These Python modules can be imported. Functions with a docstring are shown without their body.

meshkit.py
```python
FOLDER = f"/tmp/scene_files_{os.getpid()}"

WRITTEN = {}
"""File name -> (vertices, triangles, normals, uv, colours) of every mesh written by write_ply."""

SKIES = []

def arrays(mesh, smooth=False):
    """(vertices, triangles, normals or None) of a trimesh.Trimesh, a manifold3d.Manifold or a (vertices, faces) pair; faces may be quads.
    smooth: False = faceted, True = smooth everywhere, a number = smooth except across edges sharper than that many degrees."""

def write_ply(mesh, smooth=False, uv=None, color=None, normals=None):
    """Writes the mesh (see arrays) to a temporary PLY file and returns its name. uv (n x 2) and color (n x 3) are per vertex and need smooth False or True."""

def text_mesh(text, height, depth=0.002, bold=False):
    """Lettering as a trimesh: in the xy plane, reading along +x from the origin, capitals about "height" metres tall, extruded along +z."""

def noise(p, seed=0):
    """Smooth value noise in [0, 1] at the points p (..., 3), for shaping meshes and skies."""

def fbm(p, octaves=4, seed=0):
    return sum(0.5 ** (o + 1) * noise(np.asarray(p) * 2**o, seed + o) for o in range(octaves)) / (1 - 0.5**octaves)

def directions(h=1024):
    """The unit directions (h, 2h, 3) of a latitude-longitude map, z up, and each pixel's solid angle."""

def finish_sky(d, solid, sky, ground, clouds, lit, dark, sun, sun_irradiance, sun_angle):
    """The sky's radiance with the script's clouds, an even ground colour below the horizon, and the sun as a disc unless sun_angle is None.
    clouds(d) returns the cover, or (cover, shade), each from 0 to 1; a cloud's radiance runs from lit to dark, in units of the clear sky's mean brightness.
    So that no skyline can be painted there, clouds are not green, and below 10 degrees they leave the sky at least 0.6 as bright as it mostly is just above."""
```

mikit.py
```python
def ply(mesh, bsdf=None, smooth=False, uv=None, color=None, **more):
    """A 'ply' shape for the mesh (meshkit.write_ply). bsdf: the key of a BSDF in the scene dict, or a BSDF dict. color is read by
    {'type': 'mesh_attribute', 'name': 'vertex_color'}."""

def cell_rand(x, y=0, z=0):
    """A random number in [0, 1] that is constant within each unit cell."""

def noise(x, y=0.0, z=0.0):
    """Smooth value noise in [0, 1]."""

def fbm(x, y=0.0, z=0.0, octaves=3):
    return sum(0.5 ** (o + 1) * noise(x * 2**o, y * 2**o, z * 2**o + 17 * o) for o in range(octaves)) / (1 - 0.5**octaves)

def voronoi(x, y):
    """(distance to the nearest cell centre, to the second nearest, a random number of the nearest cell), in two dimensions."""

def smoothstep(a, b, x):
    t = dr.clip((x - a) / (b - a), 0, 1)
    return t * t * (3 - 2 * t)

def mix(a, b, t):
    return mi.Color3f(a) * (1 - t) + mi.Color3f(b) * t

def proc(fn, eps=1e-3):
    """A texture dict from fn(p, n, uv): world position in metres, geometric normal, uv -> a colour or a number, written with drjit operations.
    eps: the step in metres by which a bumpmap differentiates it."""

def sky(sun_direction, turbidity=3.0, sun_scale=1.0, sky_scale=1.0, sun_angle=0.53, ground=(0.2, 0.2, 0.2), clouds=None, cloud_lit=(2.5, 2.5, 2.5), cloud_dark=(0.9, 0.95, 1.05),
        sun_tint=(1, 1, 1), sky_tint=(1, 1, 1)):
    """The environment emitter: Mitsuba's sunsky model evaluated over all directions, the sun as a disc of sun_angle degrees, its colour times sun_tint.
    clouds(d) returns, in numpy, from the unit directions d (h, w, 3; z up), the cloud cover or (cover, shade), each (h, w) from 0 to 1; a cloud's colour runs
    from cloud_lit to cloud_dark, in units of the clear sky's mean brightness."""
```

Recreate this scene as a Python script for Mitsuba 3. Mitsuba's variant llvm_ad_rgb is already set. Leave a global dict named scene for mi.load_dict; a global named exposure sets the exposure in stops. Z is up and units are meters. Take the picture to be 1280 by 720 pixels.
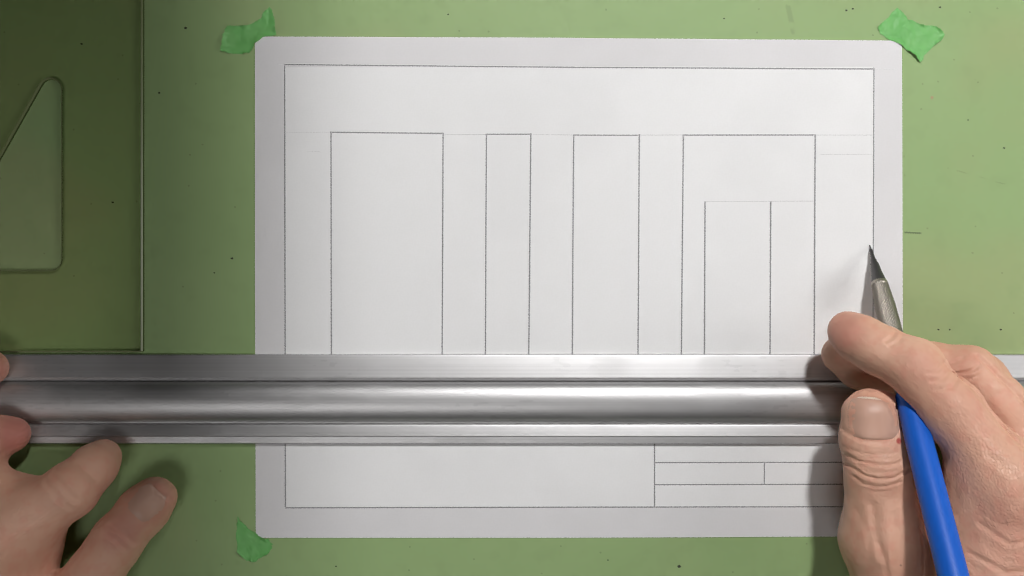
import math, numpy as np, trimesh, mitsuba as mi, drjit as dr, mikit, meshkit
from shapely.geometry import Polygon, LineString
T = mi.ScalarTransform4f

# ------------------------------------------------------------------ camera, lamps, exposure
H = 0.42                                   # the phone looks straight down from 42 cm
S = 0.2207 / 640                           # metres per photograph pixel on the board
scene, labels = {}, {}
exposure = 0.0
scene['camera'] = dict(type='perspective', fov=2 * math.degrees(math.atan(0.2207 / H)), fov_axis='x', near_clip=0.01, far_clip=20.0,
                       to_world=T().look_at(origin=[0, 0, H], target=[0, 0, 0], up=[0, 1, 0]))
LAMP = np.array([0.14, 0.41, 0.67]); AIM = np.array([0.165, -0.010, 0.0])     # unseen shaded lamp, up and to the right, main light on the board
LAMP_R, SHADE_D, SHADE_R, LAMP_L = 0.028, 0.24, 0.124, (600, 594, 584)
SIDE = np.array([0.62, 0.02, 0.40]); SIDE_L = (4.2, 4.15, 4.1)                     # unseen second lamp, low on the right; throws the pencil shadow left
CEIL_L = (6.4, 6.3, 6.2)                                                      # unseen overhead light behind the draughtsman, softly lighting board and hands


def rgb(*c): return {'type': 'rgb', 'value': list(c)}
def at(px, py, z=0.0):                     # a photograph pixel at height z (metres)
    k = S * (1 - z / H)
    return np.array([(px - 640) * k, (360 - py) * k, z])
def two(b): return {'type': 'twosided', 'bsdf': b}
def put(key, mesh, bsdf, label=None, cat=None, group=None, kind=None, **k):
    scene[key] = mikit.ply(mesh, bsdf, **k)
    tag(key, label, cat, group, kind)
def tag(key, label=None, cat=None, group=None, kind=None):
    d = {a: b for a, b in (('label', label), ('category', cat), ('group', group), ('kind', kind)) if b}
    if d: labels[key] = d
def cat(ms): return trimesh.util.concatenate(ms)


# ------------------------------------------------------------------ materials
SPOTS = [(1058, 13, 1.7), (1066, 11, 1.6), (1175, 9, 1.6), (1255, 185, 1.6), (1173, 412, 1.5), (1187, 412, 1.3), (1251, 412, 1.6), (102, 55, 1.8), (232, 35, 2.2),
         (199, 116, 1.7), (290, 323, 1.9), (849, 708, 2.6), (905, 23, 1.2), (141, 253, 1.8), (268, 341, 1.2), (1210, 150, 1.2), (760, 700, 1.2), (560, 18, 1.2), (1232, 600, 1.2), (420, 708, 1.3)]
SCRATCH = [(985, 8, 992, 40, 3.5, .16), (1185, 210, 1262, 232, 1.0, .16), (1150, 640, 1240, 560, 1.0, .15)]
def board_color(p, n, uv):
    c = mikit.mix((0.258, 0.382, 0.160), (0.295, 0.412, 0.185), mikit.fbm(p.x * 22, p.y * 22, 3.0))
    c = mikit.mix(c, (0.31, 0.37, 0.17), 0.75 * mikit.smoothstep(0.50, 0.8, mikit.fbm(p.x * 14 + 9, p.y * 14, 8.0)))
    c = mikit.mix(c, (0.23, 0.33, 0.14), 0.22 * mikit.smoothstep(0.55, 0.85, mikit.fbm(p.x * 130, p.y * 130, 5.0)))
    grime = mi.Float(0)
    for x, y, r in SPOTS:
        q = at(x, y).tolist(); d = dr.sqrt(dr.square(p.x - q[0]) + dr.square((p.y - q[1]) * 1.3)) / (r * S)
        grime = dr.maximum(grime, 1 - mikit.smoothstep(0.5, 1.2, d))
    q = at(1141, 291).tolist()                      # a short pencil stroke on the board
    line = (1 - mikit.smoothstep(0.7, 1.3, dr.abs(p.y - q[1] + 0.05 * (p.x - q[0])) / (1.0 * S))) * (1 - mikit.smoothstep(0.8, 1.1, dr.abs(p.x - q[0]) / (11 * S)))
    f1, f2, r = mikit.voronoi(p.x * 95, p.y * 95)
    tiny = (1 - mikit.smoothstep(0.025, 0.05, f1)) * mikit.smoothstep(0.85, 0.87, r)
    for x0, y0, x1, y1, w, k in SCRATCH:
        a, b = at(x0, y0).tolist(), at(x1, y1).tolist(); ex, ey = b[0] - a[0], b[1] - a[1]; l2 = ex * ex + ey * ey
        t = dr.clip(((p.x - a[0]) * ex + (p.y - a[1]) * ey) / l2, 0, 1)
        d = dr.sqrt(dr.square(p.x - a[0] - t * ex) + dr.square(p.y - a[1] - t * ey)) / (w * S)
        grime = dr.maximum(grime, k * (1 - mikit.smoothstep(0.5, 1.3, d)) * mikit.smoothstep(0.3, 0.6, mikit.noise(p.x * 300, p.y * 300)))
    c = mikit.mix(c, (0.03, 0.035, 0.02), dr.maximum(dr.maximum(grime, 0.6 * line), 0.25 * tiny))
    q = at(1165, 122).tolist(); d = dr.sqrt(dr.square(p.x - q[0]) + dr.square(p.y - q[1])) / S
    return mikit.mix(c, (0.4, 0.2, 0.13), 0.7 * (1 - mikit.smoothstep(1.0, 2.6, d)))
scene['board_bump'] = {'type': 'bumpmap', 'scale': 0.00025, 'tex': mikit.proc(lambda p, n, uv: mikit.fbm(p.x * 900, p.y * 900, 1.0), eps=2e-4),
                       'bsdf': {'type': 'principled', 'base_color': mikit.proc(board_color), 'roughness': 0.55, 'specular': 0.35}}
MX0, MX1, MY0, MY1 = (float(c) for c in (at(356, 0)[0], at(1091, 0)[0], at(0, 634)[1], at(0, 84)[1]))
def paper_color(p, n, uv):
    inside = dr.minimum(dr.minimum(p.x - MX0, MX1 - p.x), dr.minimum(p.y - MY0, MY1 - p.y))
    m = mikit.smoothstep(-0.0004, 0.0004, inside)
    c = mikit.mix((0.70, 0.692, 0.702), (0.80, 0.80, 0.805), m)        # the margin outside the drawn frame is greyer
    smudge = mikit.smoothstep(0.45, 0.85, mikit.fbm(p.x * 30, p.y * 30, 2.0))
    return c * (1 - 0.035 * smudge) * (0.985 + 0.03 * mikit.noise(p.x * 2500, p.y * 2500))
scene['paper'] = two({'type': 'bumpmap', 'scale': 0.00006, 'tex': mikit.proc(lambda p, n, uv: mikit.fbm(p.x * 1600, p.y * 1600, 4.0), eps=2e-4),
                      'bsdf': {'type': 'principled', 'base_color': mikit.proc(paper_color), 'roughness': 0.7, 'specular': 0.25}})
scene['graphite'] = {'type': 'principled', 'base_color': mikit.proc(lambda p, n, uv: mikit.mix((0.10, 0.10, 0.105), (0.17, 0.17, 0.18), mikit.noise(p.x * 300, p.y * 300))), 'roughness': 0.45}
scene['stroke'] = two({'type': 'principled', 'base_color': {'type': 'mesh_attribute', 'name': 'vertex_color'}, 'roughness': 0.6, 'specular': 0.3})
scene['tape'] = two({'type': 'bumpmap', 'scale': 0.0006, 'tex': mikit.proc(lambda p, n, uv: mikit.fbm(p.x * 420, p.y * 420, 2.0), eps=2e-4),
                     'bsdf': {'type': 'principled', 'base_color': mikit.proc(lambda p, n, uv: mikit.mix((0.125, 0.40, 0.10), (0.19, 0.47, 0.15), mikit.fbm(p.x * 180, p.y * 180, 6.0))), 'roughness': 0.5, 'specular': 0.4}})
def brushed(p, n, uv):
    a = mikit.fbm(p.x * 6, p.y * 2600, p.z * 2600)
    b = mikit.smoothstep(0.72, 0.8, mikit.noise(p.x * 260, p.y * 900, 4.0)) * mikit.smoothstep(0.6, 0.8, mikit.noise(p.x * 40, p.y * 40))
    return mi.Color3f(0.54, 0.535, 0.54) * (0.88 + 0.16 * a - 0.07 * b)
scene['aluminium'] = {'type': 'principled', 'base_color': mikit.proc(brushed), 'metallic': 0.86, 'specular': 0.5,
                      'roughness': mikit.proc(lambda p, n, uv: 0.42 + 0.07 * mikit.fbm(p.x * 8, p.y * 1500, p.z * 1500) + 0.07 * mikit.smoothstep(0.5, 0.8, mikit.fbm(p.x * 70, p.y * 90, 3.0)))}
scene['clear_plastic'] = {'type': 'thindielectric', 'int_ior': 1.49, 'specular_transmittance': rgb(0.94, 0.925, 0.86)}
scene['plastic_edge'] = {'type': 'principled', 'base_color': rgb(0.075, 0.10, 0.03), 'roughness': 0.2, 'specular': 0.6}
scene['plastic_bevel'] = {'type': 'principled', 'base_color': rgb(0.20, 0.24, 0.11), 'roughness': 0.3, 'specular': 0.5}
scene['dark_steel'] = {'type': 'principled', 'base_color': rgb(0.11, 0.105, 0.105), 'metallic': 0.75, 'roughness': 0.38}
scene['steel'] = {'type': 'principled', 'base_color': rgb(0.42, 0.38, 0.33), 'metallic': 0.9, 'roughness': 0.34}
scene['blue_plastic'] = {'type': 'principled', 'base_color': rgb(0.008, 0.105, 0.53), 'roughness': 0.42, 'specular': 0.4}
scene['shade_metal'] = two({'type': 'principled', 'base_color': rgb(0.08, 0.08, 0.08), 'roughness': 0.5})
scene['lamp_black'] = two({'type': 'diffuse', 'reflectance': rgb(0.05, 0.05, 0.05)})
RED, PALE, MARKS = [], [], []              # filled where the hands are built
def skin_color(p, n, uv):
    big, mid = mikit.fbm(p.x * 55, p.y * 55, p.z * 55), mikit.fbm(p.x * 330, p.y * 330, p.z * 330)
    c = mikit.mix((0.605, 0.315, 0.215), (0.70, 0.42, 0.305), big)
    c = mikit.mix(c, (0.63, 0.27, 0.195), 0.42 * mikit.smoothstep(0.40, 0.78, mid))
    for q, r, a in RED:
        q = [float(c) for c in q]
        d = dr.sqrt(dr.square(p.x - q[0]) + dr.square(p.y - q[1]) + dr.square(p.z - q[2])) / r
        c = mikit.mix(c, (0.50, 0.19, 0.15), a * (1 - mikit.smoothstep(0.3, 1.1, d)))
    for q, r, col in MARKS:
        q = [float(c) for c in q]
        d = dr.sqrt(dr.square(p.x - q[0]) + dr.square(p.y - q[1]) + dr.square(0.4 * (p.z - q[2]))) / r
        c = mikit.mix(c, col, 0.85 * (1 - mikit.smoothstep(0.55, 1.15, d)))
    return c
def skin_bump(p, n, uv):
    f1, f2, _ = mikit.voronoi(p.x * 900 + 0.35 * p.z * 900, p.y * 700 + 0.3 * p.z * 700)
    return 0.55 * mikit.smoothstep(0.0, 0.28, f2 - f1) + 0.6 * mikit.fbm(p.x * 420, p.y * 420, p.z * 420)
scene['skin'] = {'type': 'bumpmap', 'scale': 0.00030, 'tex': mikit.proc(skin_bump, eps=2e-4),
                 'bsdf': {'type': 'principled', 'base_color': mikit.proc(skin_color), 'roughness': 0.45, 'specular': 0.45, 'sheen': 0.15}}
def nail_color(p, n, uv):
    return mikit.mix(mikit.mix((0.50, 0.29, 0.215), (0.56, 0.345, 0.265), mikit.fbm(p.x * 240, p.y * 60, 1.0)), (0.70, 0.58, 0.47), mikit.smoothstep(0.90, 0.95, uv.y))
scene['nail'] = {'type': 'principled', 'base_color': mikit.proc(nail_color), 'roughness': 0.42, 'specular': 0.4}

# ------------------------------------------------------------------ lamps (outside the frame)
def frame_to(o, d):                        # a transform that carries +z onto d at o
    d = d / np.linalg.norm(d); a = np.cross([0.0, 1, 0.1], d); a /= np.linalg.norm(a)
    m = np.eye(4); m[:3, 0], m[:3, 1], m[:3, 2], m[:3, 3] = a, np.cross(d, a), d, o
    return m
def lathe(profile, n=64):                  # (z, r) rows, open ended surface with the outward side out
    p = np.array(profile); a = np.arange(n) * 2 * np.pi / n
    v = np.stack([p[:, None, 1] * np.cos(a), p[:, None, 1] * np.sin(a), np.repeat(p[:, 0:1], n, 1)], -1).reshape(-1, 3)
    f = []
    for i in range(len(p) - 1):
        for j in range(n):
            k = (j + 1) % n
            f.append([i * n + j, i * n + k, (i + 1) * n + k]); f.append([i * n + j, (i + 1) * n + k, (i + 1) * n + j])
    return trimesh.Trimesh(v, f, process=False)
def disc(r, n=48):
    a = np.arange(n) * 2 * np.pi / n
    v = np.vstack([[[0, 0, 0]], np.stack([r * np.cos(a), r * np.sin(a), 0 * a], -1)])
    return trimesh.Trimesh(v, [[0, 1 + i, 1 + (i + 1) % n] for i in range(n)], process=False)
def boom(key):                             # unseen phone and arm above the lens, placed to shade the board at left
    arm = trimesh.creation.box([0.025, 0.47, 0.016]).apply_translation([0.0425, 0.435, 0.450])
    post = trimesh.creation.cylinder(0.014, 0.46, sections=24).apply_translation([0.0425, 0.655, 0.228])
    put(key + '__neck', trimesh.creation.cylinder(0.005, segment=[[0.0425, 0.21, 0.450], [0.05, 0.02, 0.437]], sections=20), 'lamp_black')
    put(key + '__arm', arm, 'lamp_black'); put(key + '__post', post, 'lamp_black')
    put(key + '__phone', trimesh.creation.box([0.148, 0.072, 0.008]).apply_translation([0.055, 0.014, 0.4275]), 'lamp_black')
    tag(key, 'unseen black phone arm overhead, out of view, shading the left of the board', 'phone stand')
boom('unseen_phone_stand')
def unseen_lamp(key, o, aim, r, depth, shade_r, L, label):  # a lamp out of view; its shade rim sets where the light falls off
    m = frame_to(o, aim - o)
    shade = lathe([(depth, shade_r), (depth * 0.5, (shade_r + r * 1.35) / 2), (0.0, r * 1.35), (-0.03, r * 1.2), (-0.06, r * 0.5), (-0.06, 0.0005)])
    put(key + '__shade', shade.apply_transform(m), 'lamp_black', smooth=30)
    scene[key + '__bulb'] = mikit.ply(disc(r).apply_transform(m), {'type': 'diffuse', 'reflectance': rgb(0.8, 0.8, 0.8)}, emitter={'type': 'area', 'radiance': rgb(*L)})
    tag(key, label, 'unseen lamp')
unseen_lamp('unseen_lamp', LAMP, AIM, LAMP_R, SHADE_D, SHADE_R, LAMP_L, 'unseen shaded lamp above the upper edge of the drawing board, its rim darkening the left')
unseen_lamp('unseen_lamp_001', SIDE, np.array([0.20, -0.03, 0.0]), 0.16, 0.14, 0.25, SIDE_L, 'unseen low lamp out of view at the right, lighting the hand and pencil sideways')
cl = trimesh.creation.box([0.6, 0.4, 0.02]).apply_translation([-0.25, -0.70, 1.6])
scene['unseen_ceiling_light'] = mikit.ply(cl, {'type': 'diffuse', 'reflectance': rgb(0.8, 0.8, 0.8)}, emitter={'type': 'area', 'radiance': rgb(*CEIL_L)})  # out of view, placed to light the board softly from the near side
tag('unseen_ceiling_light', 'unseen flat rectangular light overhead, out of view, softly lighting board and hands', 'ceiling light')

# ------------------------------------------------------------------ board, paper and its drawn lines
bd = trimesh.creation.box([0.90, 0.60, 0.018]).apply_translation([0.02, 0.01, -0.009])
put('drawing_board', bd, 'board_bump', 'pale green drawing board specked with graphite, under the taped sheet', 'drawing board')

ZP = 0.0005                                # top of the sheet
sheet = Polygon([at(x, y)[:2] for x, y in ((319, 46), (640, 47), (1127, 51), (1128, 360), (1129, 670), (700, 672), (320, 672), (319, 360))])
sheet = sheet.buffer(-0.0030).buffer(0.0030, quad_segs=6)
low = trimesh.creation.extrude_polygon(sheet, ZP - 0.00012, engine='earcut').apply_translation([0, 0, 0.00002])
put('drawing_sheet__sheet', low, 'paper')
tag('drawing_sheet', 'white taped drawing sheet with ruled pencil rectangles and a title block', 'sheet of paper')
ZP = ZP - 0.0001
LINES = [(356, 80, 357, 634, 1.5), (355, 81, 720, 84.5, 1.5), (718, 84.5, 1092, 86.5, 1.5), (1092, 85, 1090, 634, 1.4), (357, 634.5, 1091, 633, 1.5),
         (414, 165, 414.5, 490, 1.5), (413, 165.5, 555, 167, 1.5), (554, 166, 552.5, 490, 1.5),
         (608, 167, 606.5, 490, 1.4), (607, 168, 664, 168, 1.3), (663.5, 167, 660.5, 490, 1.6),
         (717, 168, 715, 490, 1.5), (716, 169, 800, 169.3, 1.3), (799, 168, 797, 490, 1.6),
         (854, 168, 851, 490, 1.5), (853, 169, 1019, 169, 1.5), (1018.5, 168, 1017, 490, 1.8),
         (881, 252, 880, 490, 1.6), (963, 252, 962, 490, 1.7),
         (818, 500, 818, 634, 1.5), (818, 578, 1091, 577.5, 1.3), (955, 577, 955, 606, 1.3), (818, 605.5, 1091, 605, 1.3)]
GUIDES = [(556, 168.5, 606, 168.5, 0.8), (801, 169, 852, 169, 0.8), (1020, 169, 1090, 169, 0.8), (1024, 193, 1089, 193, 0.7), (383, 189.5, 402, 190, 0.35),
          (881, 252, 1017, 251.5, 0.9), (666, 168.5, 715, 169, 0.6), (358, 165.5, 412, 165.5, 0.5), (346, 81, 356, 81, 0.6), (1093, 86.5, 1122, 87, 0.6)]
def ribbon(x0, y0, x1, y1, w, z, ink):          # a pencil line: a hair-thin raised strip whose width wavers a little
    a, b = at(x0, y0)[:2], at(x1, y1)[:2]; L = np.linalg.norm(b - a); n = max(2, int(L / 0.02) + 1)
    t = np.linspace(0, 1, n)[:, None]; d = (b - a) / L; s = np.array([-d[1], d[0]])
    q = np.stack([a + (b - a) * t] , 0)[0]
    seed = np.stack([q[:, 0] * 150, q[:, 1] * 150, 0 * q[:, 0] + x0], -1)
    q = q + s * (meshkit.noise(seed)[:, None] - 0.5) * 0.00006
    hw = (w * S * (0.80 + 0.16 * meshkit.noise(seed + 50)))[:, None]
    rows = [(-1.0, 1), (0.0, 0), (1.0, 1)]           # the stroke fades out at both edges
    v = np.concatenate([np.c_[q + s * hw * k, np.full(n, z + 0.00002)] for k, _ in rows])
    tone = 0.8 + 0.4 * meshkit.noise(seed * 1.3 + 9); dark, edge = np.array(ink), np.array((0.79, 0.79, 0.795))
    col = np.concatenate([np.tile(edge, (n, 1)) if e else dark * tone[:, None] for _, e in rows])
    f = []
    for j in range(2):
        for i in range(n - 1):
            p = j * n + i; f += [[p, p + 1, p + n + 1], [p, p + n + 1, p + n]]
    return trimesh.Trimesh(v, f, process=False), col
def numbered(key): 
    if key not in scene: return key
    i = 1
    while f'{key}_{i:03d}' in scene: i += 1
    return f'{key}_{i:03d}'
for ls, name, ink in ((LINES, 'pencil_line', (0.13, 0.13, 0.14)), (GUIDES, 'guide_line', (0.60, 0.60, 0.605))):
    for i, l in enumerate(ls):
        m, col = ribbon(*l, ZP + 0.00002 + 2e-6 * i, ink)
        put(numbered('drawing_sheet__' + name), m, 'stroke', smooth=True, color=col)

# ------------------------------------------------------------------ tape at three corners
def grid_mesh(poly, step, zfun):           # a thin sheet over a polygon, draped by zfun, closed below
    v, f = trimesh.creation.triangulate_polygon(poly, engine='earcut')
    m = trimesh.Trimesh(np.c_[v, np.zeros(len(v))], f)
    v, f = trimesh.remesh.subdivide_to_size(m.vertices, m.faces, step)
    m = trimesh.Trimesh(v, f); m.merge_vertices()
    v, f = np.array(m.vertices), np.array(m.faces)
    if np.cross(v[f[:, 1]] - v[f[:, 0]], v[f[:, 2]] - v[f[:, 0]])[:, 2].sum() < 0: f = f[:, ::-1]
    v[:, 2] = zfun(v)
    return trimesh.Trimesh(v, f, process=False)
def tape(key, pts, label, seed):
    rng = np.random.default_rng(seed)
    pts = np.array(pts, float); out = []
    for a, b in zip(pts, np.roll(pts, -1, 0)):
        for t in (0, 1 / 3, 2 / 3): out.append(a + (b - a) * t + rng.normal(0, 0.55, 2))
    poly = Polygon([at(*p)[:2] for p in out]).buffer(0)
    from shapely import contains_xy, points, distance
    def z(v):
        d = distance(points(v[:, 0], v[:, 1]), sheet)
        e = distance(points(v[:, 0], v[:, 1]), poly.exterior)
        lift = 0.0009 * np.exp(-e / 0.0009) * np.clip(meshkit.fbm(np.c_[v[:, :2] * 260, 0 * v[:, 0] + seed], seed=seed) - 0.42, 0, 1) * 4
        wrinkle = 0.00045 * np.abs(meshkit.fbm(np.c_[v[:, :2] * 330, 0 * v[:, 0] + seed + 7], seed=seed) - 0.5)
        return 0.00014 + 0.00042 * np.exp(-(d / 0.0010) ** 2) + lift + wrinkle
    put(key, grid_mesh(poly, 0.0009, z), 'tape', label, 'tape', smooth=True)
tape('tape_piece', [(336, 10), (341, 12), (344, 28), (345, 44), (329, 46.5), (318.5, 55), (313, 66), (300, 68), (285, 66), (276, 64), (279, 52), (281, 40), (283, 33), (300, 33), (315, 30), (326, 24), (331, 14)],
     'green tape with torn ends at the top left corner of the sheet', 3)
tape('tape_piece_001', [(1122, 10), (1127, 15), (1135, 24), (1150, 31), (1170, 33), (1177, 39), (1181, 44), (1172, 54), (1165, 60), (1155, 70), (1149, 78), (1140, 68), (1130, 61), (1124, 56), (1112, 50.5), (1100, 42), (1097, 34), (1108, 24), (1117, 13)],
     'bright green bow-shaped tape at the top right corner of the sheet', 5)
tape('tape_piece_002', [(297, 645), (303, 652), (310, 660), (319, 665), (327, 671), (336, 674), (341, 680), (340, 687), (332, 694), (320, 701), (308, 701), (297, 690), (295, 670), (296, 655)],
     'green tape at the bottom left corner of the sheet, below the ruler', 8)

# ------------------------------------------------------------------ aluminium ruler
def yk(py, z): return at(640, py, z)[1]
def bar(profile, x0=-0.36, x1=0.34):       # profile: (y, z) rows, extruded along x
    p = Polygon(profile); m = trimesh.creation.extrude_polygon(p, x1 - x0, engine='earcut')
    v = m.vertices.copy(); m.vertices = np.c_[v[:, 2] + x0, v[:, 0], v[:, 1]]
    m.fix_normals(); return m
Z0 = 0.0007
up = [(yk(443, .001), Z0), (yk(443.5, .0018), .0018), (yk(445.5, .0022), .0022), (yk(472, .0038), .0037), (yk(475.5, .0032), .0031), (yk(476.3, .002), .0016), (yk(476.3, .001), Z0)]
put('aluminium_ruler__flange', bar(up), 'aluminium', smooth=25)
yc, hw = yk(503.5, .007), (yk(478.5, .004) - yk(529, .004)) / 2
a = np.linspace(0, math.pi, 33)
rib = [(yc + hw * math.cos(t), 0.0022 + 0.0052 * math.sin(t) ** 0.9) for t in a]
rib = [(rib[0][0], Z0)] + rib + [(rib[-1][0], Z0)]
put('aluminium_ruler__rib', bar(rib), 'aluminium', smooth=25)
lo = [(yk(530.5, .001), Z0), (yk(530.5, .002), .0024), (yk(532, .0025), .0027), (yk(545, .0033), .0035), (yk(546, .0032), .0031), (yk(553.8, .0030), .0030), (yk(554.6, .002), .0022), (yk(554.8, .001), Z0)]
put('aluminium_ruler__flange_001', bar(lo), 'aluminium', smooth=25)
put('aluminium_ruler__base_strip', bar([(yk(474, .001), Z0 + .0001), (yk(474, .001), .0013), (yk(481, .001), .0013), (yk(481, .001), Z0 + .0001)], -.3598, .3398), 'aluminium')
put('aluminium_ruler__base_strip_001', bar([(yk(526, .001), Z0 + .0001), (yk(526, .001), .0013), (yk(533, .001), .0013), (yk(533, .001), Z0 + .0001)], -.3598, .3398), 'aluminium')
tag('aluminium_ruler', 'long brushed aluminium ruler with a raised rounded rib, lying across the sheet', 'ruler')

# ------------------------------------------------------------------ transparent set square
ZS = 0.0022
def pw(pts): return Polygon([at(x, y, ZS)[:2] for x, y in pts])
def rnd(p, r): return p.buffer(-r * S).buffer(r * S, quad_segs=10)
outer = rnd(pw([(178, 440.5), (-253, 440.5), (178, -327)]), 2.0)
hole = rnd(pw([(75.5, 337), (-79.5, 337), (75.5, 62)]), 13)
bev = 0.0007
top = outer.buffer(-bev).difference(hole.buffer(bev))
def flat(poly, z): return grid_mesh(poly, 0.05, lambda v: np.full(len(v), z))
put('set_square__plate', flat(top, ZS), 'clear_plastic')
def wall(ring, z0, z1, off=0.0):           # a band along a closed ring; off = how far the top is moved inwards along the polygon's normal
    c = np.array(ring.coords)[:-1]; n = len(c)
    t = np.roll(c, -1, 0) - np.roll(c, 1, 0); t /= np.linalg.norm(t, axis=1, keepdims=True); s = np.c_[-t[:, 1], t[:, 0]]
    v = np.vstack([np.c_[c, np.full(n, z0)], np.c_[c + s * off, np.full(n, z1)]])
    f = []
    for i in range(n): j = (i + 1) % n; f += [[i, j, n + j], [i, n + j, n + i]]
    return trimesh.Trimesh(v, f, process=False)
scene['plastic_edge2'] = two(scene['plastic_edge']); scene['plastic_bevel2'] = two(scene['plastic_bevel'])
from shapely.geometry.polygon import orient
oo, hh = orient(outer, 1), orient(hole, -1)
put('set_square__edge', cat([wall(oo.exterior, 0.0002, ZS - bev), wall(hh.exterior, 0.0002, ZS - bev)]), 'plastic_edge2')
put('set_square__bevel', cat([wall(oo.exterior, ZS - bev, ZS - 1e-5, bev), wall(hh.exterior, ZS - bev, ZS - 1e-5, bev)]), 'plastic_bevel2')
tag('set_square', 'transparent set square with a triangular cut-out, resting against the ruler at left', 'set square')

# ------------------------------------------------------------------ signed distances for the hands
def cone(p, a, b, ra, rb):                 # round cone
    a, b = np.asarray(a), np.asarray(b); ba = b - a; l2 = ba @ ba; rr = ra - rb; a2 = l2 - rr * rr; il2 = 1 / l2
    pa = p - a; y = pa @ ba; z = y - l2; w = pa * l2 - y[..., None] * ba
    x2 = (w * w).sum(-1); y2 = y * y * l2; z2 = z * z * l2
    k = np.sign(rr) * rr * rr * x2
    d = (np.sqrt(x2 * a2 * il2) + y * rr) * il2 - ra
    d = np.where(np.sign(z) * a2 * z2 > k, np.sqrt(x2 + z2) * il2 - rb, d)
    return np.where(np.sign(y) * a2 * y2 < k, np.sqrt(x2 + y2) * il2 - ra, d)
def smin(a, b, k):
    h = np.maximum(k - np.abs(a - b), 0) / k
    return np.minimum(a, b) - h * h * k * 0.25
def chain(p, js, k=0.004):                 # js rows: px, py, z mm, r mm
    d = None
    for u, v in zip(js[:-1], js[1:]):
        c = cone(p, at(u[0], u[1], u[2] / 1e3), at(v[0], v[1], v[2] / 1e3), u[3] / 1e3, v[3] / 1e3)
        d = c if d is None else smin(d, c, k)
    return d
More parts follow.
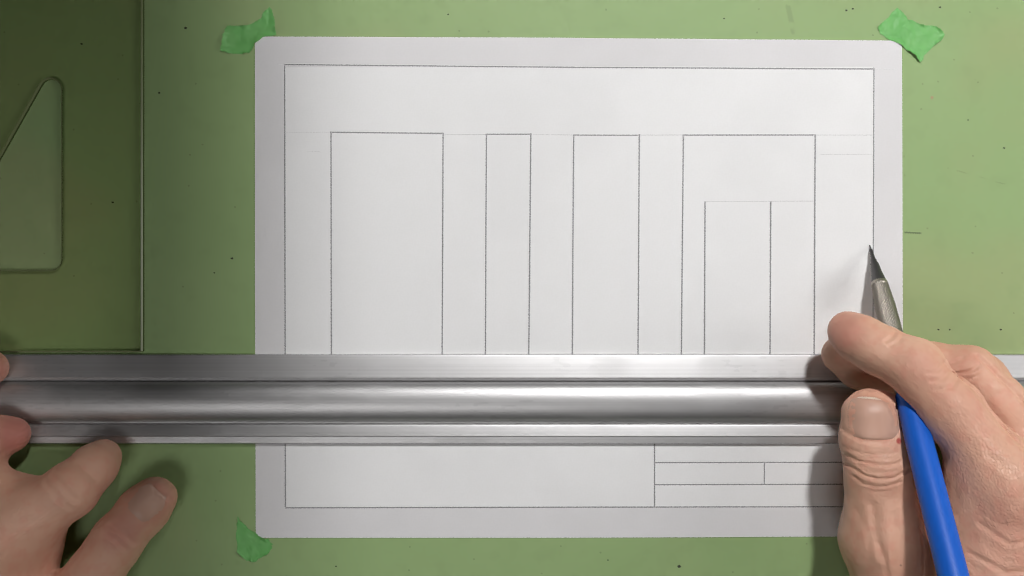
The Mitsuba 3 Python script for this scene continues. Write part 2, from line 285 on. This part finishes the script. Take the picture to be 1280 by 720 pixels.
def crease(p, pts, depth, width, zmin, side=0.5):   # a groove in the upper surface along a polyline of photograph pixels, given at height zmin
    q = np.array([at(x, y, zmin) for x, y in pts]); xy = p[..., :2].reshape(-1, 2)
    if (xy.max(0) < q[:, :2].min(0) - 6 * width).any() or (xy.min(0) > q[:, :2].max(0) + 6 * width).any(): return 0.0
    best = np.full(p.shape[:-1], 9.0)
    for u, v in zip(q[:-1], q[1:]):
        e = (v - u)[:2]; t = np.clip(((p[..., :2] - u[:2]) @ e) / (e @ e), 0, 1)
        best = np.minimum(best, np.linalg.norm(p[..., :2] - u[:2] - t[..., None] * e, axis=-1))
    g = np.exp(-(best / width) ** 2) - side * np.exp(-((best - 2.1 * width) / (1.2 * width)) ** 2)
    return depth * g * (p[..., 2] > zmin - 0.012)
def surface(fun, lo, hi, h):               # surface nets of fun < 0 in the box, with normals from the field
    n = np.ceil((np.array(hi) - lo) / h).astype(int) + 1
    ax = [lo[i] + h * np.arange(n[i]) for i in range(3)]
    D = np.full(n, 1.0, np.float32); K = 10
    for i in range(0, n[0], K):               # blocks far from the surface get only their sign
        for j in range(0, n[1], K):
            c = [np.array([ax[0][min(i + K // 2, n[0] - 1)]]), np.array([ax[1][min(j + K // 2, n[1] - 1)]]), ax[2][K // 2::K]]
            q = fun(np.stack(np.meshgrid(*c, indexing='ij'), -1))[0, 0]
            near = np.nonzero(np.abs(q) < h * K * 1.0 + .0035)[0]
            for k in range(len(q)): D[i:i + K, j:j + K, k * K:(k + 1) * K] = q[k]
            if len(near):
                k0, k1 = near[0] * K, min((near[-1] + 1) * K, n[2])
                D[i:i + K, j:j + K, k0:k1] = fun(np.stack(np.meshgrid(ax[0][i:i + K], ax[1][j:j + K], ax[2][k0:k1], indexing='ij'), -1))
    ins = D < 0; acc = np.zeros(tuple(n - 1) + (3,)); cnt = np.zeros(tuple(n - 1))
    cs = [(a, b, c) for a in (0, 1) for b in (0, 1) for c in (0, 1)]
    sl = lambda A, c: A[c[0]:c[0] + n[0] - 1, c[1]:c[1] + n[1] - 1, c[2]:c[2] + n[2] - 1]
    for i in range(8):
        for j in range(i + 1, 8):
            ci, cj = np.array(cs[i]), np.array(cs[j])
            if abs(ci - cj).sum() != 1: continue
            A, B = sl(D, cs[i]), sl(D, cs[j]); m = (A < 0) != (B < 0)
            t = np.where(m, A / np.where(m, A - B, 1), 0)
            acc += m[..., None] * (ci + t[..., None] * (cj - ci)); cnt += m
    on = cnt > 0; idx = -np.ones(on.shape, int); idx[on] = np.arange(on.sum())
    v = (np.argwhere(on) + acc[on] / cnt[on][:, None]) * h + lo
    F = []
    for d in range(3):
        e = [0, 0, 0]; e[d] = 1; u, w = (d + 1) % 3, (d + 2) % 3
        A = ins[:n[0] - 1, :n[1] - 1, :n[2] - 1]; B = ins[e[0]:e[0] + n[0] - 1, e[1]:e[1] + n[1] - 1, e[2]:e[2] + n[2] - 1]
        c = np.argwhere(A != B); c = c[(c[:, u] > 0) & (c[:, w] > 0)]
        def id_(du, dw):
            q = c.copy(); q[:, u] -= du; q[:, w] -= dw; return idx[q[:, 0], q[:, 1], q[:, 2]]
        q = np.stack([id_(1, 1), id_(0, 1), id_(0, 0), id_(1, 0)], -1); flip = ~A[c[:, 0], c[:, 1], c[:, 2]]
        q[flip] = q[flip][:, ::-1]; F.append(q)
    F = np.vstack(F); F = F[(F >= 0).all(1)]
    f = np.vstack([F[:, [0, 1, 2]], F[:, [0, 2, 3]]])
    return trimesh.Trimesh(v, f, process=False)
def drop(fun, xy, z0=0.11, z1=0.0):        # height of the surface under each xy, from above
    xy = np.asarray(xy); z = np.full(len(xy), z0); done = np.zeros(len(xy), bool)
    for _ in range(90):
        d = fun(np.c_[xy, z][None])[0]; z = np.maximum(np.where(d > 1e-5, z - np.maximum(d * 0.6, 2e-5), z), .02)
    return z
def nail(key, fun, rows, z, off=0.0004, v1=1.0):   # rows of (left pixel, right pixel) from the root to the free edge; a bent plate laid on the surface
    nu, V, UV = 13, [], []
    fine = []
    for i in range(len(rows) - 1):
        for t in np.linspace(0, 1, 5)[:-1]: fine.append((np.array(rows[i]) * (1 - t) + np.array(rows[i + 1]) * t))
    fine.append(np.array(rows[-1]))
    for i, (l, r) in enumerate(fine):
        for t in np.linspace(0, 1, nu): V.append(at(*(l * (1 - t) + r * t), z)[:2]); UV.append((t, v1 * i / (len(fine) - 1)))
    V = np.array(V) / (1 - z / H); zz = np.full(len(V), z)
    for _ in range(5): zz = np.clip(0.4 * zz + 0.6 * drop(fun, V * (1 - zz / H)[:, None]), z - .018, .09)
    V = V * (1 - zz / H)[:, None]; zz = zz.reshape(len(fine), nu)
    for _ in range(2):
        g = np.pad(zz, 1, mode='edge'); zz = (g[:-2, 1:-1] + g[2:, 1:-1] + g[1:-1, :-2] + g[1:-1, 2:] + 2 * g[1:-1, 1:-1]) / 6
    t = np.linspace(-1, 1, nu)
    zz = zz + off - 0.0009 * np.abs(t) ** 6 - 0.0009 * np.clip(1 - np.arange(len(fine)) / 5, 0, 1)[:, None] ** 2
    zz[-1] -= 0.0006
    m = len(fine); top = np.c_[V, zz.ravel()]; f = []
    for i in range(m - 1):
        for j in range(nu - 1):
            q = i * nu + j; f += [[q, q + 1, q + nu + 1], [q, q + nu + 1, q + nu]]
    me = trimesh.Trimesh(top, f, process=False)
    if me.face_normals[:, 2].sum() < 0: me = trimesh.Trimesh(top, np.array(f)[:, ::-1], process=False)
    scene[key] = mikit.ply(me, {'type': 'ref', 'id': 'nail2'}, smooth=True, uv=np.array(UV))
scene['nail2'] = two(scene['nail'])

# ------------------------------------------------------------------ pencil (its axis first: the hand is shaped round it)
P0 = at(1087, 306, 0.0006); P1 = at(1192, 722, 0.086); AX = (P1 - P0) / np.linalg.norm(P1 - P0)
def along(py):                             # distance from the tip where the axis passes a photograph row
    a, b = 0.0, 0.3
    for _ in range(50):
        m = (a + b) / 2; q = P0 + AX * m
        if 360 - q[1] / (S * (1 - q[2] / H)) < py: a = m
        else: b = m
    return a
M = frame_to(P0, AX)
s1, s2, s3, s4 = along(324), along(329), along(354), along(492)
put('mechanical_pencil__lead', lathe([(0, .00005), (0.0006, .0003), (s1 * .35, .00045)], 20).apply_transform(M), 'graphite', smooth=40)
put('mechanical_pencil__sleeve', lathe([(s1 * .35, .0004), (s1 * .36, .0007), (s1, .0009), (s1 + .0003, .0012), (s2, .0013)], 32).apply_transform(M), 'dark_steel', smooth=40)
put('mechanical_pencil__tip_cone', lathe([(s2, .0012), (s2 + .0003, .0017), (s2 * .5 + s3 * .5, .0022), (s3 - .0012, .0029), (s3 - .0004, .0029), (s3 - .0003, .0026)], 48).apply_transform(M), 'dark_steel', smooth=40)
nz, na = 190, 120                          # knurled grip: raised diamonds
g = lathe([(s3 - .0003 + (s4 - s3) * t, 1.0) for t in np.linspace(0, 1, nz)], na); v = np.array(g.vertices)
ang, zz = np.arctan2(v[:, 1], v[:, 0]), v[:, 2] - s3
kn = np.maximum(np.abs(np.sin(ang * 10 + zz * 2300)), np.abs(np.sin(ang * 10 - zz * 2300)))
r = np.interp(zz, [-.001, .0006, .012, s4 - s3], [.0031, .0034, .0042, .0044]) - 0.00045 * np.clip(kn - .45, 0, 1) / .55 * (zz > .0012)
v[:, 0] *= r; v[:, 1] *= r
put('mechanical_pencil__grip', trimesh.Trimesh(v, g.faces, process=False).apply_transform(M), 'steel', smooth=True)
barrel = lathe([(s4, .0036), (s4 + .0002, .0042), (s4 + .001, .0045), (s4 + .02, .0050), (s4 + .07, .0051), (s4 + .10, .0049), (s4 + .101, .0046)], 64)
put('mechanical_pencil__barrel', barrel.apply_transform(M), 'blue_plastic', smooth=30)
cap = lathe([(s4 + .101, .0044), (s4 + .103, .0030), (s4 + .112, .0029), (s4 + .113, .0022), (s4 + .113, .0001)], 40)
put('mechanical_pencil__push_button', cap.apply_transform(M), 'dark_steel', smooth=30)
tag('mechanical_pencil', 'mechanical pencil with blue barrel and knurled metal grip, held over the sheet', 'pencil')

# ------------------------------------------------------------------ right hand
def right_hand(p):
    index = chain(p, [(1060, 415, 33, 7.8), (1074, 423, 37, 8.6), (1100, 438, 42, 9.0), (1142, 458, 49, 10.4), (1188, 512, 55, 10.8), (1264, 606, 64, 13)])
    middle = chain(p, [(1050, 443, 14, 7.6), (1076, 459, 15, 8.8), (1108, 468, 18, 9.2), (1160, 459, 30, 9.4), (1212, 464, 37, 9.6), (1246, 502, 42, 9.8), (1282, 560, 46, 10.2), (1330, 630, 54, 13)])
    ring = chain(p, [(1100, 500, 15, 7.5), (1150, 495, 17, 8.5), (1226, 471, 25, 9.2), (1256, 509, 28, 9.2), (1360, 660, 42, 13)])
    little = chain(p, [(1160, 520, 17, 7), (1200, 520, 17, 7.5), (1235, 520, 18, 8), (1370, 680, 30, 13)])
    thumb = chain(p, [(1101, 592, 41, 11.2), (1103, 640, 40, 12.4), (1105, 672, 38, 15.4), (1150, 790, 36, 19)])
    tip = chain(p, [(1082, 519, 40, 8.2), (1082, 552, 40, 8.6), (1090, 590, 41, 9.2)])
    tip = smin(tip, chain(p, [(1111, 523, 40, 8.2), (1113, 552, 40, 8.6), (1112, 590, 41, 9.2)]), .004)
    tip = smin(tip, chain(p, [(1096, 516, 39.5, 8.6), (1098, 552, 40, 9.0)]), .004)
    thumb = smin(tip, thumb, .006)
    f = smin(smin(index, middle, .0012), smin(ring, little, .003), .0012)
    palm = chain(p, [(1264, 606, 62, 13), (1330, 880, 48, 24)])
    for js in ([(1330, 630, 52, 13), (1340, 880, 45, 24)], [(1360, 660, 40, 13), (1360, 880, 40, 24)], [(1370, 680, 28, 13), (1370, 880, 32, 22)], [(1150, 790, 36, 19), (1300, 880, 40, 24)],
               [(1240, 640, 46, 14), (1190, 760, 44, 16)], [(1290, 660, 52, 18), (1250, 800, 48, 20)], [(1228, 610, 57, 14), (1232, 720, 56, 19)], [(1340, 900, 42, 26), (1440, 1150, 50, 33)]):
        palm = smin(palm, chain(p, js), .014)
    web = chain(p, [(1152, 642, 34, 8.5), (1225, 612, 42, 10)])
    web = smin(web, chain(p, [(1160, 690, 38, 11), (1240, 660, 50, 12)]), .010)
    palm = smin(palm, web, .010)
    hand = smin(smin(f, palm, .008), smin(thumb, web, .0035), .004)
    hand = smin(hand, thumb, .003)
    q = p - P0; t = q @ AX; r = np.sqrt(np.maximum((q * q).sum(-1) - t * t, 0))
    pen = r - 0.0049                         # the flesh gives way to the pencil
    hand = np.maximum(hand, np.where(t > 0.02, -pen, hand))
    z = .050
    for pts, dep, wid in (([(1062, 571), (1074, 577), (1090, 579), (1106, 580), (1122, 576)], .00060, .00055), ([(1068, 586), (1080, 594), (1094, 597), (1112, 595), (1124, 589), (1136, 583)], .00065, .00055),
                          ([(1071, 598), (1078, 604), (1090, 607), (1104, 606), (1120, 600)], .0005, .0005), ([(1080, 588), (1100, 590), (1120, 586)], .0003, .00045), ([(1082, 612), (1096, 613), (1108, 611)], .0003, .0005),
                          ([(1062, 562), (1080, 567), (1100, 568), (1118, 564)], .00028, .0005), ([(1076, 572), (1092, 573), (1110, 571)], .0002, .0004), ([(1072, 581), (1088, 586), (1104, 587)], .00022, .0004),
                          ([(1090, 632), (1091, 655), (1096, 690)], .0006, .0016), ([(1076, 640), (1084, 668), (1086, 700)], .0003, .0012), ([(1094, 676), (1100, 690), (1106, 716)], .0004, .0007), ([(1112, 640), (1118, 664), (1116, 700)], .0003, .0014),
                          ([(1150, 618), (1155, 655), (1166, 690), (1184, 722)], .0013, .0013), ([(1150, 660), (1152, 690), (1149, 730)], .0012, .0010)):
        hand = hand + crease(p, pts, dep * (.75 if wid < .0008 else 1), wid, z, 0.35)
    for pts, dep, wid in (([(1204, 470), (1214, 468), (1224, 464), (1233, 457)], .0006, .0005), ([(1196, 459), (1206, 456), (1218, 449)], .00035, .0005), ([(1212, 478), (1224, 474), (1236, 466)], .0003, .0005),
                          ([(1108, 427), (1117, 422), (1126, 414)], .0004, .0006), ([(1112, 432), (1122, 427), (1132, 419)], .0003, .0005), ([(1150, 474), (1164, 471), (1178, 459)], .0004, .0006), ([(1156, 484), (1174, 480), (1188, 467)], .0004, .0006),
                          ([(1146, 464), (1158, 462), (1170, 452)], .0003, .0005), ([(1206, 560), (1224, 574), (1236, 600)], .0003, .0016), ([(1196, 640), (1222, 660), (1262, 650)], .00035, .0009), ([(1186, 676), (1220, 694), (1270, 684)], .0004, .0009),
                          ([(1240, 700), (1262, 706), (1290, 694)], .0005, .0010)):
        hand = hand + crease(p, pts, dep, wid, .052, 0.3)
    for pts, dep, wid in (([(1172, 452), (1190, 470), (1213, 498), (1228, 522), (1245, 550), (1262, 582)], .0012, .0009), ([(1230, 447), (1250, 470), (1275, 500), (1287, 515)], .0012, .0009)):
        hand = hand + crease(p, pts, dep, wid, .050, 0.0)
    lump = meshkit.noise(p * 75) * .6 + meshkit.noise(p * 190, 3) * .25
    hand = hand - (lump - .42) * .0018 + (meshkit.fbm(p * 800, 2, 9) - .5) * .00030
    # nail fold of the thumb
    c = at(1094, 525, .052); u = (p[..., 0] - c[0]) / .0108; w = (p[..., 1] - c[1]) / .0086
    e = np.sqrt(u * u + w * w); return hand + .0006 * np.exp(-((e - 1) / .10) ** 2) * (p[..., 2] > .040)
lo_, hi_ = at(1000, 800, .03), at(1420, 360, .0)
lo_ = np.array([at(1010, 0, .04)[0], -.165, .002]); hi_ = np.array([.262, at(0, 372, .05)[1], .090])
RED += [(at(1150, 458, .060), .010, .22), (at(1256, 505, .038), .010, .3), (at(1200, 510, .066), .016, .12), (at(1250, 690, .075), .020, .16), (at(1050, 412, .042), .013, .55), (at(1264, 640, .075), .012, .2), (at(1130, 520, .045), .009, .4), (at(1090, 520, .052), .012, .22), (at(1205, 450, .046), .010, .2)]
MARKS += [(at(1124, 705, .053), .0008, (0.10, 0.035, 0.02)), (at(1123, 551, .050), .0013, (0.42, 0.045, 0.04))]
rh = surface(right_hand, lo_, hi_, .00058)
put('hand__skin', rh, 'skin', smooth=True)
nail('hand__thumbnail', right_hand, [((1079, 552), (1106, 552)), ((1067, 546), (1121, 548)), ((1061, 535), (1128, 540)), ((1059, 520), (1129, 527)), ((1060, 508), (1124, 515)), ((1064, 499), (1113, 504)), ((1073, 495), (1098, 497))], .052)
tag('hand', 'right hand gripping the blue pencil, its thumb upright beside the ruler', 'hand')

# ------------------------------------------------------------------ left hand
def left_hand(p):
    thumb = chain(p, [(193, 622, 13, 8.8), (178, 638, 14, 10), (146, 676, 17, 10.2), (92, 756, 22, 12.5), (0, 850, 26, 17)])
    index = chain(p, [(128, 572, 10, 7.8), (118, 584, 16, 8.9), (86, 614, 24, 10.8), (-20, 690, 34, 13)])
    middle = chain(p, [(16, 543, 11, 7.2), (-8, 546, 15, 8.4), (-45, 575, 28, 10.5), (-70, 680, 37, 13)])
    ring = chain(p, [(-12, 460, 11, 7.4), (-30, 462, 14, 8.2), (-110, 500, 30, 10), (-180, 640, 36, 13)])
    f = smin(smin(index, middle, .002), ring, .002)
    palm = chain(p, [(-20, 690, 32, 13), (-60, 900, 32, 22)])
    for js in ([(30, 640, 22, 13), (-45, 600, 24, 11)], [(-70, 680, 36, 13), (-100, 900, 34, 24)], [(-180, 640, 34, 13), (-160, 900, 34, 24)], [(0, 850, 26, 17), (-80, 900, 32, 24)], [(20, 680, 20, 14), (0, 800, 22, 16)], [(45, 640, 15, 11), (10, 740, 18, 14)]):
        palm = smin(palm, chain(p, js), .012)
    hand = smin(smin(f, palm, .008), thumb, .005)
    for pts, dep, wid in (([(68, 592), (82, 602), (100, 624)], .0006, .001), ([(62, 600), (76, 610), (94, 632)], .0005, .0009), ([(92, 580), (104, 590), (114, 602)], .0004, .0008), ([(132, 660), (148, 668), (160, 684)], .0006, .0009), ([(126, 668), (142, 678), (152, 690)], .0004, .0009)):
        hand = hand + crease(p, pts, dep, wid, .030, .3)
    return hand - (meshkit.noise(p * 80, 5) * .6 + meshkit.noise(p * 200, 8) * .25 - .42) * .0016
RED += [(at(190, 625, .02), .012, .55), (at(20, 543, .016), .014, 1.0), (at(-4, 460, .018), .012, .8), (at(150, 665, .026), .010, .5)]
lh = surface(left_hand, np.array([-.295, -.175, .0025]), np.array([-.125, -.015, .060]), .0009)
put('hand_001__skin', lh, 'skin', smooth=True)
nail('hand_001__thumbnail', left_hand, [((152, 637), (176, 660)), ((158, 626), (188, 653)), ((168, 615), (199, 643)), ((177, 608), (205, 633)), ((187, 604), (207, 622))], .024, v1=.8)
tag('hand_001', 'left hand at the left edge, fingertips pressing down the ruler', 'hand')
